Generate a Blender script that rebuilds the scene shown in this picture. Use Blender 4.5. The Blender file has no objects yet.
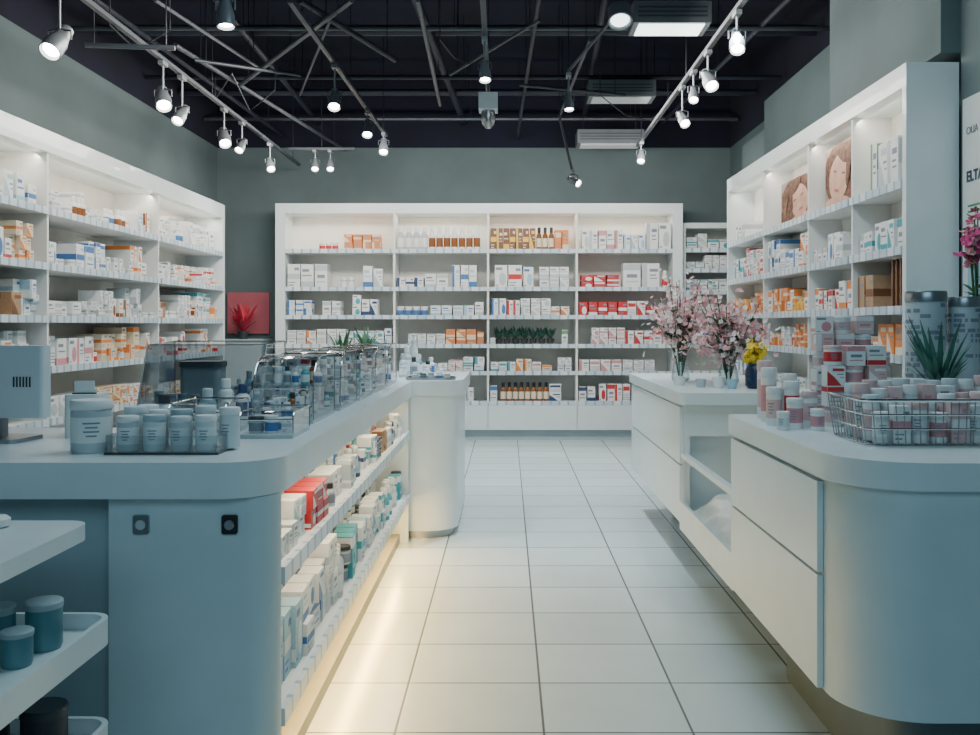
import bpy, bmesh, math, random
from mathutils import Vector, Matrix, Euler
random.seed(11)
C = bpy.context.scene.collection
PI = math.pi
F, PX, PY, H = 950.0, 507.0, 325.0, 1.30
def onz(px, py, z):
    Y = F*(z-H)/(PY-py); return Vector(((px-PX)*Y/F, Y, z))

# ---------------------------------------------------------------- materials
def mat(name, col, rough=.5, metal=0, em=0, var=.06, scale=8, emcol=None, bump=0, coat=0):
    m = bpy.data.materials.new(name); m.use_nodes = True
    nt = m.node_tree; b = nt.nodes['Principled BSDF']
    b.inputs['Roughness'].default_value = rough; b.inputs['Metallic'].default_value = metal
    c = (*col, 1)
    if var:
        tc = nt.nodes.new('ShaderNodeTexCoord'); n = nt.nodes.new('ShaderNodeTexNoise')
        n.inputs['Scale'].default_value = scale; n.inputs['Detail'].default_value = 3
        r = nt.nodes.new('ShaderNodeValToRGB')
        r.color_ramp.elements[0].position = .35; r.color_ramp.elements[1].position = .65
        r.color_ramp.elements[0].color = (*[max(0, x*(1-var)) for x in col], 1)
        r.color_ramp.elements[1].color = (*[min(1, x*(1+var)) for x in col], 1)
        nt.links.new(tc.outputs['Object'], n.inputs['Vector']); nt.links.new(n.outputs['Fac'], r.inputs['Fac'])
        nt.links.new(r.outputs['Color'], b.inputs['Base Color'])
        if bump:
            bp = nt.nodes.new('ShaderNodeBump'); bp.inputs['Strength'].default_value = bump
            bp.inputs['Distance'].default_value = .01
            nt.links.new(n.outputs['Fac'], bp.inputs['Height']); nt.links.new(bp.outputs['Normal'], b.inputs['Normal'])
    else: b.inputs['Base Color'].default_value = c
    if coat: b.inputs['Coat Weight'].default_value = coat
    if em:
        b.inputs['Emission Color'].default_value = (*(emcol or col), 1); b.inputs['Emission Strength'].default_value = em
    return m
def glassmat(name, col, fac=.12, rough=.05):
    m = bpy.data.materials.new(name); m.use_nodes = True; nt = m.node_tree
    for n in list(nt.nodes): nt.nodes.remove(n)
    o = nt.nodes.new('ShaderNodeOutputMaterial'); mx = nt.nodes.new('ShaderNodeMixShader')
    t = nt.nodes.new('ShaderNodeBsdfTransparent'); t.inputs['Color'].default_value = (*col, 1)
    g = nt.nodes.new('ShaderNodeBsdfGlossy'); g.inputs['Roughness'].default_value = rough
    lw = nt.nodes.new('ShaderNodeLayerWeight'); lw.inputs['Blend'].default_value = .25
    ma = nt.nodes.new('ShaderNodeMath'); ma.operation = 'MULTIPLY_ADD'; ma.inputs[1].default_value = .5; ma.inputs[2].default_value = fac
    nt.links.new(lw.outputs['Fresnel'], ma.inputs[0]); nt.links.new(ma.outputs[0], mx.inputs[0])
    nt.links.new(t.outputs[0], mx.inputs[1]); nt.links.new(g.outputs[0], mx.inputs[2]); nt.links.new(mx.outputs[0], o.inputs[0])
    return m
M = {}
def dm(k, *a, **kw): M[k] = mat(k, *a, **kw)
dm('white', (.68,.75,.77), .33, var=.02, coat=.2)
dm('shelfwhite', (.76,.78,.77), .45, var=.02)
dm('backing', (.72,.71,.67), .6, var=.03)
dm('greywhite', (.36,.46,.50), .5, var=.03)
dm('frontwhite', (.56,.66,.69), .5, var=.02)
dm('wall', (.105,.145,.153), .85, var=.07, scale=2, bump=.12)
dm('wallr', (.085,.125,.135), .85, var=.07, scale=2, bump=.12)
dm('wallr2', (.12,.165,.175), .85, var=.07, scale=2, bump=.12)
dm('ceil', (.003,.004,.017), .9, var=.3, scale=2)
dm('pipe', (.012,.016,.030), .5, .2, var=.1)
dm('pipelight', (.05,.058,.072), .4, .4, var=.1)
dm('track', (.05,.06,.075), .4, .3, var=.05)
dm('rod', (.012,.015,.026), .5, .2, var=.05)
dm('lamp', (.14,.16,.18), .35, .3, var=.04)
dm('lens', (1,.94,.82), .3, em=30, var=0)
dm('panelem', (.9,1,1), .3, em=3.5, var=0)
dm('dark', (.03,.035,.04), .5, var=.1)
dm('black', (.012,.014,.016), .35, var=.1)
dm('plinth', (.09,.135,.15), .6, var=.05)
dm('kicklight', (.28,.29,.28), .6, var=.05)
dm('chrome', (.75,.78,.8), .18, 1, var=.03)
dm('steel', (.35,.37,.39), .3, .9, var=.05)
dm('cloth', (.80,.77,.70), .9, var=.06, scale=20, bump=.4)
dm('pwhite', (.75,.77,.77), .45, var=.03)
dm('shell', (.60,.65,.67), .45, var=.03)
dm('pgrey', (.46,.52,.55), .4, var=.04)
dm('ink', (.20,.24,.30), .6, var=.05); dm('lettering', (.06,.08,.12), .6, var=.05)
dm('red', (.55,.03,.035), .45, var=.06); dm('blue', (.05,.17,.42), .45, var=.06)
dm('teal', (.05,.34,.40), .45, var=.06); dm('orange', (.74,.23,.05), .45, var=.06)
dm('green', (.10,.32,.14), .5, var=.06); dm('navy', (.03,.06,.15), .45, var=.06)
dm('pink', (.60,.27,.30), .45, var=.06); dm('yellow', (.82,.50,.06), .45, var=.06)
dm('brown', (.18,.07,.03), .4, var=.08); dm('kraft', (.42,.26,.15), .7, var=.06)
dm('amber', (.24,.085,.025), .2, var=.06); dm('lightblue', (.33,.53,.63), .45, var=.05)
dm('cream', (.76,.66,.50), .5, var=.04); dm('rose', (.66,.46,.46), .45, var=.05)
dm('skin', (.58,.34,.25), .5, var=.16, scale=9); dm('hair', (.13,.055,.03), .6, var=.6, scale=26); dm('hairlight', (.30,.15,.09), .6, var=.5, scale=26)
dm('lipprint', (.42,.12,.12), .5, var=.1); dm('eyeprint', (.16,.07,.05), .5, var=.1)
dm('photobg', (.30,.24,.22), .5, var=.3, scale=6)
dm('leaf', (.045,.17,.06), .5, var=.3); dm('leafblue', (.05,.17,.13), .5, var=.3)
dm('stem', (.06,.13,.05), .6, var=.2); dm('petalpink', (.78,.40,.43), .6, var=.15)
dm('petalpale', (.84,.74,.73), .6, var=.1); dm('petalyel', (.88,.62,.04), .6, var=.1)
dm('petalmag', (.58,.04,.18), .6, var=.15); dm('redleaf', (.50,.02,.05), .5, var=.3)
dm('pot', (.012,.03,.07), .3, var=.08)
dm('posterpink', (.42,.10,.13), .6, var=.1, scale=4); dm('jarteal', (.10,.25,.29), .35, var=.06)
dm('tray', (.05,.06,.07), .3, .4, var=.05); dm('screen', (.02,.03,.035), .1, var=.05)
dm('ledwarm', (1,.78,.45), .4, em=2.5, var=0)
M['glass'] = glassmat('glass', (.985,.995,.998), .05); M['vase'] = glassmat('vase', (.84,.92,.94), .14)
M['smoked'] = glassmat('smoked', (.42,.48,.52), .10)
M['acrylic'] = glassmat('acrylic', (.92,.96,.97), .12, .12)
def floor_mat():
    m = bpy.data.materials.new('floor_tile'); m.use_nodes = True; nt = m.node_tree; b = nt.nodes['Principled BSDF']
    tc = nt.nodes.new('ShaderNodeTexCoord'); mp = nt.nodes.new('ShaderNodeMapping')
    mp.inputs['Location'].default_value = (-.118+.475*40, -3.45+.42*40, 0)
    br = nt.nodes.new('ShaderNodeTexBrick'); br.offset = 0; br.squash = 1
    for k, v in (('Scale',1),('Mortar Size',.0045),('Mortar Smooth',.2),('Bias',0),('Brick Width',.475),('Row Height',.42)): br.inputs[k].default_value = v
    br.inputs['Color1'].default_value = (.66,.74,.75,1); br.inputs['Color2'].default_value = (.59,.68,.695,1); br.inputs['Mortar'].default_value = (.13,.15,.155,1)
    n = nt.nodes.new('ShaderNodeTexNoise'); n.inputs['Scale'].default_value = 5; n.inputs['Detail'].default_value = 5
    mx = nt.nodes.new('ShaderNodeMixRGB'); mx.blend_type = 'MULTIPLY'; mx.inputs[0].default_value = .12
    nt.links.new(tc.outputs['Object'], mp.inputs[0]); nt.links.new(mp.outputs[0], br.inputs['Vector']); nt.links.new(tc.outputs['Object'], n.inputs['Vector'])
    nt.links.new(br.outputs['Color'], mx.inputs[1]); nt.links.new(n.outputs['Fac'], mx.inputs[2]); nt.links.new(mx.outputs[0], b.inputs['Base Color'])
    b.inputs['Roughness'].default_value = .22
    bp = nt.nodes.new('ShaderNodeBump'); bp.inputs['Strength'].default_value = .3; bp.inputs['Distance'].default_value = .003; bp.invert = True
    nt.links.new(br.outputs['Fac'], bp.inputs['Height']); nt.links.new(bp.outputs['Normal'], b.inputs['Normal'])
    return m
M['floor'] = floor_mat()
def rail_mat():
    m = bpy.data.materials.new('price_rail'); m.use_nodes = True; nt = m.node_tree; b = nt.nodes['Principled BSDF']
    tc = nt.nodes.new('ShaderNodeTexCoord'); sx = nt.nodes.new('ShaderNodeSeparateXYZ'); cb = nt.nodes.new('ShaderNodeCombineXYZ')
    cb.inputs[1].default_value = .5
    br = nt.nodes.new('ShaderNodeTexBrick'); br.offset = 0
    for k, v in (('Scale',1),('Mortar Size',.012),('Mortar Smooth',.1),('Bias',.1),('Brick Width',.10),('Row Height',1)): br.inputs[k].default_value = v
    br.inputs['Color1'].default_value = (.74,.79,.82,1); br.inputs['Color2'].default_value = (.48,.60,.70,1); br.inputs['Mortar'].default_value = (.30,.42,.52,1)
    nt.links.new(tc.outputs['Object'], sx.inputs[0]); nt.links.new(sx.outputs[0], cb.inputs[0]); nt.links.new(cb.outputs[0], br.inputs['Vector'])
    nt.links.new(br.outputs['Color'], b.inputs['Base Color']); b.inputs['Roughness'].default_value = .3
    return m
M['rail'] = rail_mat()

# ---------------------------------------------------------------- mesh builder
class MB:
    def __init__(s): s.bm = bmesh.new()
    def box(s, x0,x1,y0,y1,z0,z1, mi=0):
        v = [s.bm.verts.new(p) for p in ((x0,y0,z0),(x1,y0,z0),(x1,y1,z0),(x0,y1,z0),(x0,y0,z1),(x1,y0,z1),(x1,y1,z1),(x0,y1,z1))]
        for f in ((3,2,1,0),(4,5,6,7),(0,1,5,4),(1,2,6,5),(2,3,7,6),(3,0,4,7)):
            s.bm.faces.new([v[i] for i in f]).material_index = mi
        return s
    def quad(s, pts, mi=0):
        s.bm.faces.new([s.bm.verts.new(p) for p in pts]).material_index = mi; return s
    def prism(s, pts, z0, z1, mi=0):
        a = [s.bm.verts.new((x,y,z0)) for x,y in pts]; b = [s.bm.verts.new((x,y,z1)) for x,y in pts]
        s.bm.faces.new(a[::-1]).material_index = mi; s.bm.faces.new(b).material_index = mi
        n = len(pts)
        for i in range(n): s.bm.faces.new((a[i],a[(i+1)%n],b[(i+1)%n],b[i])).material_index = mi
        return s
    def ring(s, outer, inner, z0, z1, mi=0):
        n = len(outer)
        o0=[s.bm.verts.new((x,y,z0)) for x,y in outer]; o1=[s.bm.verts.new((x,y,z1)) for x,y in outer]
        i0=[s.bm.verts.new((x,y,z0)) for x,y in inner]; i1=[s.bm.verts.new((x,y,z1)) for x,y in inner]
        for i in range(n):
            j=(i+1)%n
            for q in ((o0[i],o0[j],o1[j],o1[i]),(i0[j],i0[i],i1[i],i1[j]),(o1[i],o1[j],i1[j],i1[i]),(o0[j],o0[i],i0[i],i0[j])):
                s.bm.faces.new(q).material_index = mi
        return s
    def lathe(s, prof, seg=20, mi=0, c=(0,0,0), mis=None, capb=True, capt=True):
        rings=[]
        for r,z in prof:
            rings.append([s.bm.verts.new((c[0]+r*math.cos(2*PI*k/seg), c[1]+r*math.sin(2*PI*k/seg), c[2]+z)) for k in range(seg)])
        for i in range(len(rings)-1):
            for k in range(seg):
                s.bm.faces.new((rings[i][k],rings[i][(k+1)%seg],rings[i+1][(k+1)%seg],rings[i+1][k])).material_index = mis[i] if mis else mi
        if capb: s.bm.faces.new(rings[0][::-1]).material_index = mis[0] if mis else mi
        if capt: s.bm.faces.new(rings[-1]).material_index = mis[-1] if mis else mi
        return s
    def tube(s, pts, r, seg=6, mi=0, closed=False):
        pts=[Vector(p) for p in pts]; n=len(pts); rings=[]; up=None
        for i,p in enumerate(pts):
            a = pts[(i-1)%n] if (closed or i>0) else p; b = pts[(i+1)%n] if (closed or i<n-1) else p
            d=(b-a).normalized()
            if up is None:
                up = Vector((0,0,1)) if abs(d.z)<.9 else Vector((1,0,0))
            u=d.cross(up).normalized(); w=u.cross(d).normalized(); up = w
            rings.append([s.bm.verts.new(p+u*math.cos(2*PI*k/seg)*r+w*math.sin(2*PI*k/seg)*r) for k in range(seg)])
        m = n if closed else n-1
        for i in range(m):
            A=rings[i]; B=rings[(i+1)%n]
            for k in range(seg): s.bm.faces.new((A[k],A[(k+1)%seg],B[(k+1)%seg],B[k])).material_index = mi
        if not closed:
            s.bm.faces.new(rings[0][::-1]).material_index = mi; s.bm.faces.new(rings[-1]).material_index = mi
        return s
    def mesh(s, name, mats, bevel=0, smooth=True):
        if bevel:
            es=[e for e in s.bm.edges if len(e.link_faces)==2 and e.calc_face_angle(0)>.6]
            bmesh.ops.bevel(s.bm, geom=es, offset=bevel, segments=2, affect='EDGES', profile=.6)
        bmesh.ops.recalc_face_normals(s.bm, faces=s.bm.faces)
        me=bpy.data.meshes.new(name); s.bm.to_mesh(me); s.bm.free()
        for m in mats: me.materials.append(M[m] if isinstance(m,str) else m)
        if smooth:
            for p in me.polygons: p.use_smooth=True
            try: me.set_sharp_from_angle(angle=.6)
            except Exception: pass
        return me
    def build(s, name, mats, parent=None, bevel=0, smooth=True, loc=None):
        if isinstance(mats,str): mats=[mats]
        return ob(name, s.mesh(name, mats, bevel, smooth), parent, loc)
def ob(name, me, parent=None, loc=None):
    o=bpy.data.objects.new(name, me); C.objects.link(o)
    if parent: o.parent=parent
    if loc is not None: o.location=loc
    return o
def tag(o, label, cat, group=None):
    o['label']=label; o['category']=cat
    if group: o['group']=group
    return o
def thing(name, label, cat, loc=(0,0,0), rz=0, group=None):
    o=ob(name, None); o.location=loc; o.rotation_euler=(0,0,rz); return tag(o,label,cat,group)
def struct(name, mb, m):
    o=mb.build(name,[m],smooth=False); o['kind']='structure'; return o
def rrect(x0,x1,y0,y1,r,n=8):
    if not isinstance(r,(tuple,list)): r=(r,)*4
    out=[]
    for (cx,cy,a0,rr) in ((x0+r[0],y0+r[0],PI,r[0]),(x1-r[1],y0+r[1],1.5*PI,r[1]),(x1-r[2],y1-r[2],0,r[2]),(x0+r[3],y1-r[3],.5*PI,r[3])):
        if rr<=0: out.append((cx,cy)); continue
        for k in range(n+1):
            a=a0+k*PI/2/n; out.append((cx+rr*math.cos(a), cy+rr*math.sin(a)))
    return out

# ---------------------------------------------------------------- setting
ZW, ZC = 3.38, 4.2
XL, XR, YB = -3.40, 2.62, 11.15
struct('floor', MB().box(XL,XR+.3,-1.5,YB,-.1,0), 'floor')
struct('ceiling', MB().box(XL-.1,XR+.4,-1.5,YB+.1,ZC,ZC+.1), 'ceil')
struct('wall_back', MB().box(XL-.1,XR+.1,YB,YB+.1,0,ZW), 'wall')
struct('wall_back_upper', MB().box(XL-.1,XR+.4,YB,YB+.1,ZW,ZC), 'ceil')
struct('wall_left', MB().box(XL-.1,XL,-1.5,YB,0,ZW), 'wall')
struct('wall_left_upper', MB().box(XL-.1,XL,-1.5,YB,ZW,ZC), 'ceil')
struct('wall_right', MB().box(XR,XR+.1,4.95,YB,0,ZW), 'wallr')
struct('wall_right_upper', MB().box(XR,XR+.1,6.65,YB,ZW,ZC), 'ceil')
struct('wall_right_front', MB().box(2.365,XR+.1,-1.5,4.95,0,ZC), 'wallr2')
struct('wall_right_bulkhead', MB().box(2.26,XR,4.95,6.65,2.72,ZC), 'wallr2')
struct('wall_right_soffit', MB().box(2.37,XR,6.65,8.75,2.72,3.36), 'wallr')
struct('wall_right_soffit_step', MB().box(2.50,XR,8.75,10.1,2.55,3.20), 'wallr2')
struct('baseboard_back', MB().box(-3.4,-2.7,YB-.015,YB,0,.1), 'plinth')

# ---------------------------------------------------------------- product library
SCH = {
 'red':('pwhite','red','ink','white carton with red band'), 'blue':('pwhite','blue','lightblue','white carton with blue band'),
 'teal':('pwhite','teal','ink','white carton with teal band'), 'orange':('pwhite','orange','ink','white carton with orange band'),
 'green':('pwhite','green','ink','white carton with green band'), 'navy':('pwhite','navy','ink','white carton with navy band'),
 'pink':('pwhite','pink','ink','white carton with pink band'), 'plain':('pwhite','pgrey','ink','plain white carton'),
 'sky':('pwhite','lightblue','blue','white carton with pale blue band'), 'amber':('pwhite','amber','orange','white carton with brown band'),
 'Orange':('orange','cream','ink','orange carton'), 'Red':('red','pwhite','ink','red carton with white band'),
 'Teal':('teal','pwhite','navy','teal carton with white band'), 'Yellow':('yellow','orange','ink','yellow carton'),
 'Kraft':('kraft','brown','ink','brown cardboard carton'), 'Brown':('brown','yellow','cream','dark brown carton'),
 'Navy':('navy','lightblue','pwhite','navy carton'), 'Blue':('blue','pwhite','lightblue','blue carton with white band'),
 'Rose':('rose','pwhite','pink','rose pink carton'), 'Grey':('pgrey','pwhite','ink','grey carton'),
 'Sky':('lightblue','pwhite','blue','pale blue carton'), 'Cream':('cream','orange','ink','cream carton')}
CM={}; NL=7
def carton_mesh(key, lay):
    if (key,lay) in CM: return CM[key,lay]
    mb=MB(); mb.box(-.5,.5,-.5,.5,0,1)
    bmesh.ops.bevel(mb.bm, geom=mb.bm.edges[:], offset=.012, segments=1, affect='EDGES')
    e=-.5-.004
    def fr(x0,x1,z0,z1,mi):
        mb.quad(((x0,e,z0),(x1,e,z0),(x1,e,z1),(x0,e,z1)),mi)
    def sd(z0,z1,mi,y0=-.49,y1=.49):
        for sx in (-1,1): mb.quad(((sx*.504,y0,z0),(sx*.504,y1,z0),(sx*.504,y1,z1),(sx*.504,y0,z1)),mi)
    if lay==0:
        fr(-.49,.49,.04,.28,1); sd(.04,.28,1); fr(-.4,.15,.68,.80,2); fr(-.4,.35,.50,.55,2)
    elif lay==1:
        fr(-.49,-.20,.02,.98,1); sd(.45,.95,1,-.49,-.0); fr(-.06,.4,.66,.78,2); fr(-.06,.3,.50,.55,2); fr(-.06,.36,.38,.42,2)
    elif lay==2:
        fr(-.49,.49,.72,.97,1); sd(.72,.97,1); fr(-.3,.3,.42,.56,2); fr(-.36,.36,.24,.29,1)
    elif lay==3:
        fr(-.49,.49,.38,.60,1); sd(.38,.60,1); fr(.05,.42,.74,.86,2); fr(-.42,.0,.10,.15,2); fr(-.42,.1,.22,.26,2)
    elif lay==4:
        mb.quad(((-.49,e,.02),(.3,e,.02),(-.1,e,.45),(-.49,e,.75)),1); fr(-.2,.42,.74,.88,1); fr(.05,.4,.56,.61,2); fr(.2,.42,.42,.46,2)
    elif lay==5:
        n=16; mb.quad([(.12+.28*math.cos(2*PI*k/n),e,.40+.28*math.sin(2*PI*k/n)) for k in range(n)],1); fr(-.42,.1,.78,.90,2); fr(-.44,-.22,.1,.14,2); sd(.1,.3,1)
    else:
        for q in range(4): fr(-.44,.44,.12+.1*q,.15+.1*q,2)
        fr(-.44,.44,.62,.86,1); sd(.62,.86,1)
    b,a,c,_=SCH[key]; CM[key,lay]=mb.mesh('medicine_carton',[b,a,c],smooth=False); return CM[key,lay]
BK = {
 'wb': ('pwhite','blue','pwhite','white bottle with blue label'), 'wr': ('pwhite','red','pwhite','white bottle with red label'),
 'wg': ('pgrey','pwhite','pwhite','grey bottle with white label'), 'am': ('amber','cream','black','amber bottle with cream label'),
 'te': ('teal','pwhite','pwhite','teal bottle with white label'), 'or': ('orange','pwhite','pwhite','orange bottle with white label'),
 'wn': ('pwhite','navy','navy','white bottle with navy cap'), 'pk': ('pwhite','pink','pwhite','white bottle with pink label'),
 'ag': ('pwhite','amber','pwhite','white bottle with brown label'), 'nv': ('navy','lightblue','pgrey','navy bottle with pale label'),
 'gd': ('pgrey','ink','dark','grey bottle with dark cap'), 'lb': ('lightblue','pwhite','pgrey','blue bottle with white label')}
BM={}
BPROF={'bottle':[(.44,0),(.5,.03),(.5,.14),(.505,.141),(.505,.52),(.5,.521),(.5,.60),(.42,.68),(.25,.74),(.25,.76)],
       'tub':[(.46,0),(.5,.03),(.5,.12),(.507,.121),(.507,.62),(.5,.621),(.5,.72),(.44,.75),(.44,.78)]}
BCAP={'bottle':[(.29,.76),(.30,.77),(.30,.96),(.26,1.0)], 'tub':[(.5,.78),(.52,.79),(.52,.96),(.48,1.0)]}
def bottle_mesh(shape, key, seg=14):
    if (shape,key) in BM: return BM[shape,key]
    b,l,c,_=BK[key]; p=BPROF[shape]; mis=[0]*(len(p)-1)
    for i in range(len(p)-1):
        if abs(p[i][0]-p[i+1][0])<1e-6 and p[i][0]>.5001: mis[i]=1
    body=MB().lathe(p,seg,mis=mis).mesh('bottle_body',[b,l]); cap=MB().lathe(BCAP[shape],seg,0).mesh('cap',[c])
    mb=MB(); mb.lathe(p,seg,mis=mis); mb.lathe(BCAP[shape],seg,2)
    one=mb.mesh('pill_bottle',[b,l,c]); BM[shape,key]=(one,body,cap); return BM[shape,key]
ORD=['first','second','third','fourth','fifth','sixth','seventh','eighth','ninth','tenth','eleventh','twelfth','thirteenth','fourteenth','fifteenth','sixteenth','seventeenth','eighteenth','nineteenth','twentieth']
ORD+=['twenty-'+o for o in ORD[:9]]+['thirtieth']+['thirty-'+o for o in ORD[:9]]+['fortieth']+['forty-'+o for o in ORD[:9]]+['fiftieth']+['fifty-'+o for o in ORD[:9]]
CARTONS=[]
def put(kind, key, w, d, h, pos, rz, label, group, parts=False):
    if kind=='carton':
        o=ob('medicine_carton', carton_mesh(key, random.randrange(NL))); o.location=pos; o.rotation_euler=(0,0,rz); o.scale=(w,d,h)
        CARTONS.append(o); return tag(o,label,'carton',group)
    nm={'bottle':'medicine_bottle','tub':'medicine_jar'}[kind]; cat={'bottle':'bottle','tub':'jar'}[kind]
    one,body,cap=bottle_mesh(kind,key)
    if parts:
        t=thing(nm,label,cat,pos,rz,group); t.scale=(w,w,h); ob('body',body,t); ob('cap',cap,t); return t
    o=ob(nm,one); o.location=pos; o.rotation_euler=(0,0,rz); o.scale=(w,w,h); return tag(o,label,cat,group)
def look(kind,key):
    if kind=='carton': return SCH[key][3]
    s=BK[key][3]; return s.replace('bottle','jar') if kind=='tub' else s

# ---------------------------------------------------------------- shelving
class Unit: pass
def shelving(label, cat, origin, rz, L, depth, height, divs, shelves, words, fascia=.1, base=.12, side=.1, plinth=None, top=True, name='shelving_unit', endthick=None, kickin=.03, kickm=None):
    u=Unit(); u.o=Vector(origin); u.rz=rz; u.words=words; u.depth=depth
    t=thing(name,label,cat,origin,rz); u.t=t
    e=endthick or side
    MB().box(e,L-side,depth-.03,depth,0,height-.002).build('back_panel','backing',t)
    MB().box(0,e,0,depth,0,height).build('side_panel','white',t,bevel=.004)
    MB().box(L-side,L,0,depth,0,height).build('side_panel','white',t,bevel=.004)
    if top: MB().box(0+e,L-side,-.0,depth-.03,height-fascia,height).build('fascia','white',t,bevel=.006)
    edges=[e]+list(divs)+[L-side]; u.bays=[]
    for x in divs: MB().box(x-.012,x+.012,.012,depth-.03,base,height-(fascia if top else 0)).build('divider','shelfwhite',t)
    for i in range(len(edges)-1):
        a=edges[i]+(.012 if i else 0); b=edges[i+1]-(.012 if i<len(edges)-2 else 0); u.bays.append((a,b))
        for z in shelves:
            s=MB().box(a,b,.006,depth-.03,z-.028,z).build('shelf','shelfwhite',t)
            MB().box(a,b,-.010,.006,z-.034,z+.012).build('price_rail','rail',s)
    u.z=shelves; u.top=height-fascia
    if plinth:
        for i in range(len(edges)-1):
            MB().box(edges[i]+.003,edges[i+1]-.003,-.02,.0,base,plinth-.036).build('base_panel','white',t,bevel=.004)
    MB().box(e,L-side,kickin,depth-.03,0,base).build('kick',kickm or ('plinth' if not plinth else 'greywhite'),t)
    return u
def fill(u, bay, row, runs=None, pal=None, dens=1.0, parts=False, y0=.03, x_from=None, x_to=None, hmax=None, wr=(.07,.15), dr=(.10,.20), jit=.012, hr=(.35,.85), start=0, bw_=(.050,.072)):
    a,b=u.bays[bay]; z=u.z[row]; zt=(u.z[row-1]-.03 if row>0 else u.top); clear=zt-z-.01
    if hmax: clear=min(clear,hmax)
    a+=.012; b-=.012
    if x_from is not None: a=max(a,x_from)
    if x_to is not None: b=min(b,x_to)
    x=a; k=start; cr,sr=math.cos(u.rz),math.sin(u.rz)
    rw=(ORD[row] if row else 'top')
    bw='' if len(u.bays)==1 else f', {ORD[bay]} bay'
    grp=f'products on the {rw} shelf{bw.replace(",","")} of the {u.words}'
    def one(kind,key,w,h,n,stack,d):
        nonlocal x,k
        for i in range(n):
            if x+w>b: return False
            for s in range(stack):
                if (s+1)*h>clear: break
                lv=('' if stack==1 or 2*h>clear else ['lower ','upper ','topmost '][s])
                dd=d if kind=='carton' else w
                lx=x+w/2; ly=y0+dd/2+random.uniform(0,jit)
                rot=u.rz+random.uniform(-.05,.05)
                p=Vector((u.o.x+lx*cr-ly*sr, u.o.y+lx*sr+ly*cr, z+s*h+(u.o.z)))
                put(kind,key,w*.94,dd if kind=='carton' else w*.94,h,p,rot,f'{lv}{look(kind,key)}, {ORD[k%59]} from left, {rw} shelf{bw}, {u.words}',grp,parts)
            x+=w*1.02+.003; k+=1
        return True
    if runs:
        for r in runs:
            fr,kind,key,w,h,n,stack=r
            if fr is not None: x=max(x,a+fr*(b-a))
            one(kind,key,w,h,n,stack,random.uniform(*dr))
        return k
    miss=0
    while x<b-.05 and miss<8:
        x_before=x
        kind,key=random.choice(pal)
        if random.random()>dens: x+=random.uniform(.04,.13); continue
        if kind=='carton':
            w=random.uniform(*wr); h=random.uniform(*hr)*clear*random.choice((1,1,.6)); h=max(.045,min(h,w*1.9))
            st=2 if 2*h<clear and random.random()<.85 else 1
            if 3*h<clear and random.random()<.6: st=3
        elif kind=='bottle': w=random.uniform(*bw_); h=min(clear*.9,w*random.uniform(2,2.8)); st=1
        else: w=random.uniform(bw_[0],bw_[1]*1.15); h=min(clear*.45,w*random.uniform(.9,1.3)); st=2 if random.random()<.5 else 1
        one(kind,key,w,h,random.randint(1,4),st,random.uniform(*dr))
        if x==x_before: miss+=1
    return k

c=lambda *k:[('carton',x) for x in k]
BX=-2.61; BL=4.59; YU=10.70
bz=[2.145,1.717,1.40,1.075,.77,.433]
U=shelving('wide white four-bay shelving unit against the back wall','shelving',(BX,YU,0),0,BL,.43,2.67,[-1.272-BX,-.214-BX,.788-BX],bz,'back wall shelving',fascia=.11,base=.12,side=.11,plinth=.433)
R=lambda *a:a
fill(U,0,0,[R(.30,'tub','wr',.07,.085,3,1),R(.54,'carton','Orange',.10,.09,4,2)])
fill(U,1,0,[R(0,'bottle','wg',.085,.27,4,1),R(None,'bottle','ag',.08,.27,8,1)])
fill(U,2,0,[R(0,'carton','Brown',.07,.25,7,1),R(.52,'bottle','am',.065,.26,3,1),R(.74,'carton','Orange',.075,.23,3,1)])
fill(U,3,0,[R(.03,'carton','plain',.09,.23,2,1),R(None,'carton','pink',.09,.23,3,1),R(.46,'carton','sky',.08,.18,3,1),R(.72,'carton','plain',.14,.31,2,1)])
fill(U,0,1,[R(.0,'carton','plain',.15,.27,3,1),R(.50,'tub','wg',.08,.12,2,1),R(.72,'carton','blue',.11,.25,1,1),R(None,'carton','plain',.11,.22,1,1)])
fill(U,1,1,[R(.0,'carton','navy',.10,.12,3,1),R(None,'carton','plain',.13,.16,2,1),R(.62,'carton','blue',.09,.26,3,1)])
fill(U,2,1,[R(.05,'carton','plain',.15,.26,1,1),R(None,'carton','red',.16,.26,1,1),R(None,'carton','sky',.12,.24,1,1),R(.58,'carton','plain',.11,.12,3,2)])
fill(U,3,1,[R(.02,'carton','Red',.14,.075,3,2),R(.47,'carton','plain',.21,.28,2,1),R(.90,'bottle','wr',.07,.20,1,1)])
fill(U,0,2,[R(.0,'carton','blue',.09,.09,3,2),R(.34,'carton','plain',.10,.17,2,1),R(.62,'carton','teal',.10,.12,1,2),R(None,'carton','navy',.09,.19,2,1)])
fill(U,1,2,[R(.0,'tub','wb',.085,.11,4,1),R(.38,'carton','sky',.12,.12,4,1),R(None,'carton','plain',.1,.16,1,1)])
fill(U,2,2,[R(.02,'carton','blue',.08,.20,2,1),R(None,'carton','red',.07,.18,2,1),R(.36,'carton','plain',.11,.10,3,2),R(None,'carton','orange',.10,.11,3,1)])
fill(U,3,2,[R(.0,'carton','Red',.105,.16,5,1),R(None,'carton','red',.10,.17,2,1),R(None,'carton','Red',.10,.11,2,1)])
fill(U,0,3,None,c('plain','blue','teal','orange'),hmax=.22)
fill(U,1,3,None,c('plain','blue','plain','teal','plain','Orange')+[('bottle','wb')],dens=.85,wr=(.07,.12),hmax=.2)
fill(U,2,3,[R(.0,'carton','plain',.06,.08,1,1),R(.85,'carton','green',.07,.17,2,1)])
fill(U,3,3,None,c('blue','orange','pink','plain','plain','red')+[('bottle','ag')],dens=.9,wr=(.07,.12),hmax=.22)
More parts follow.
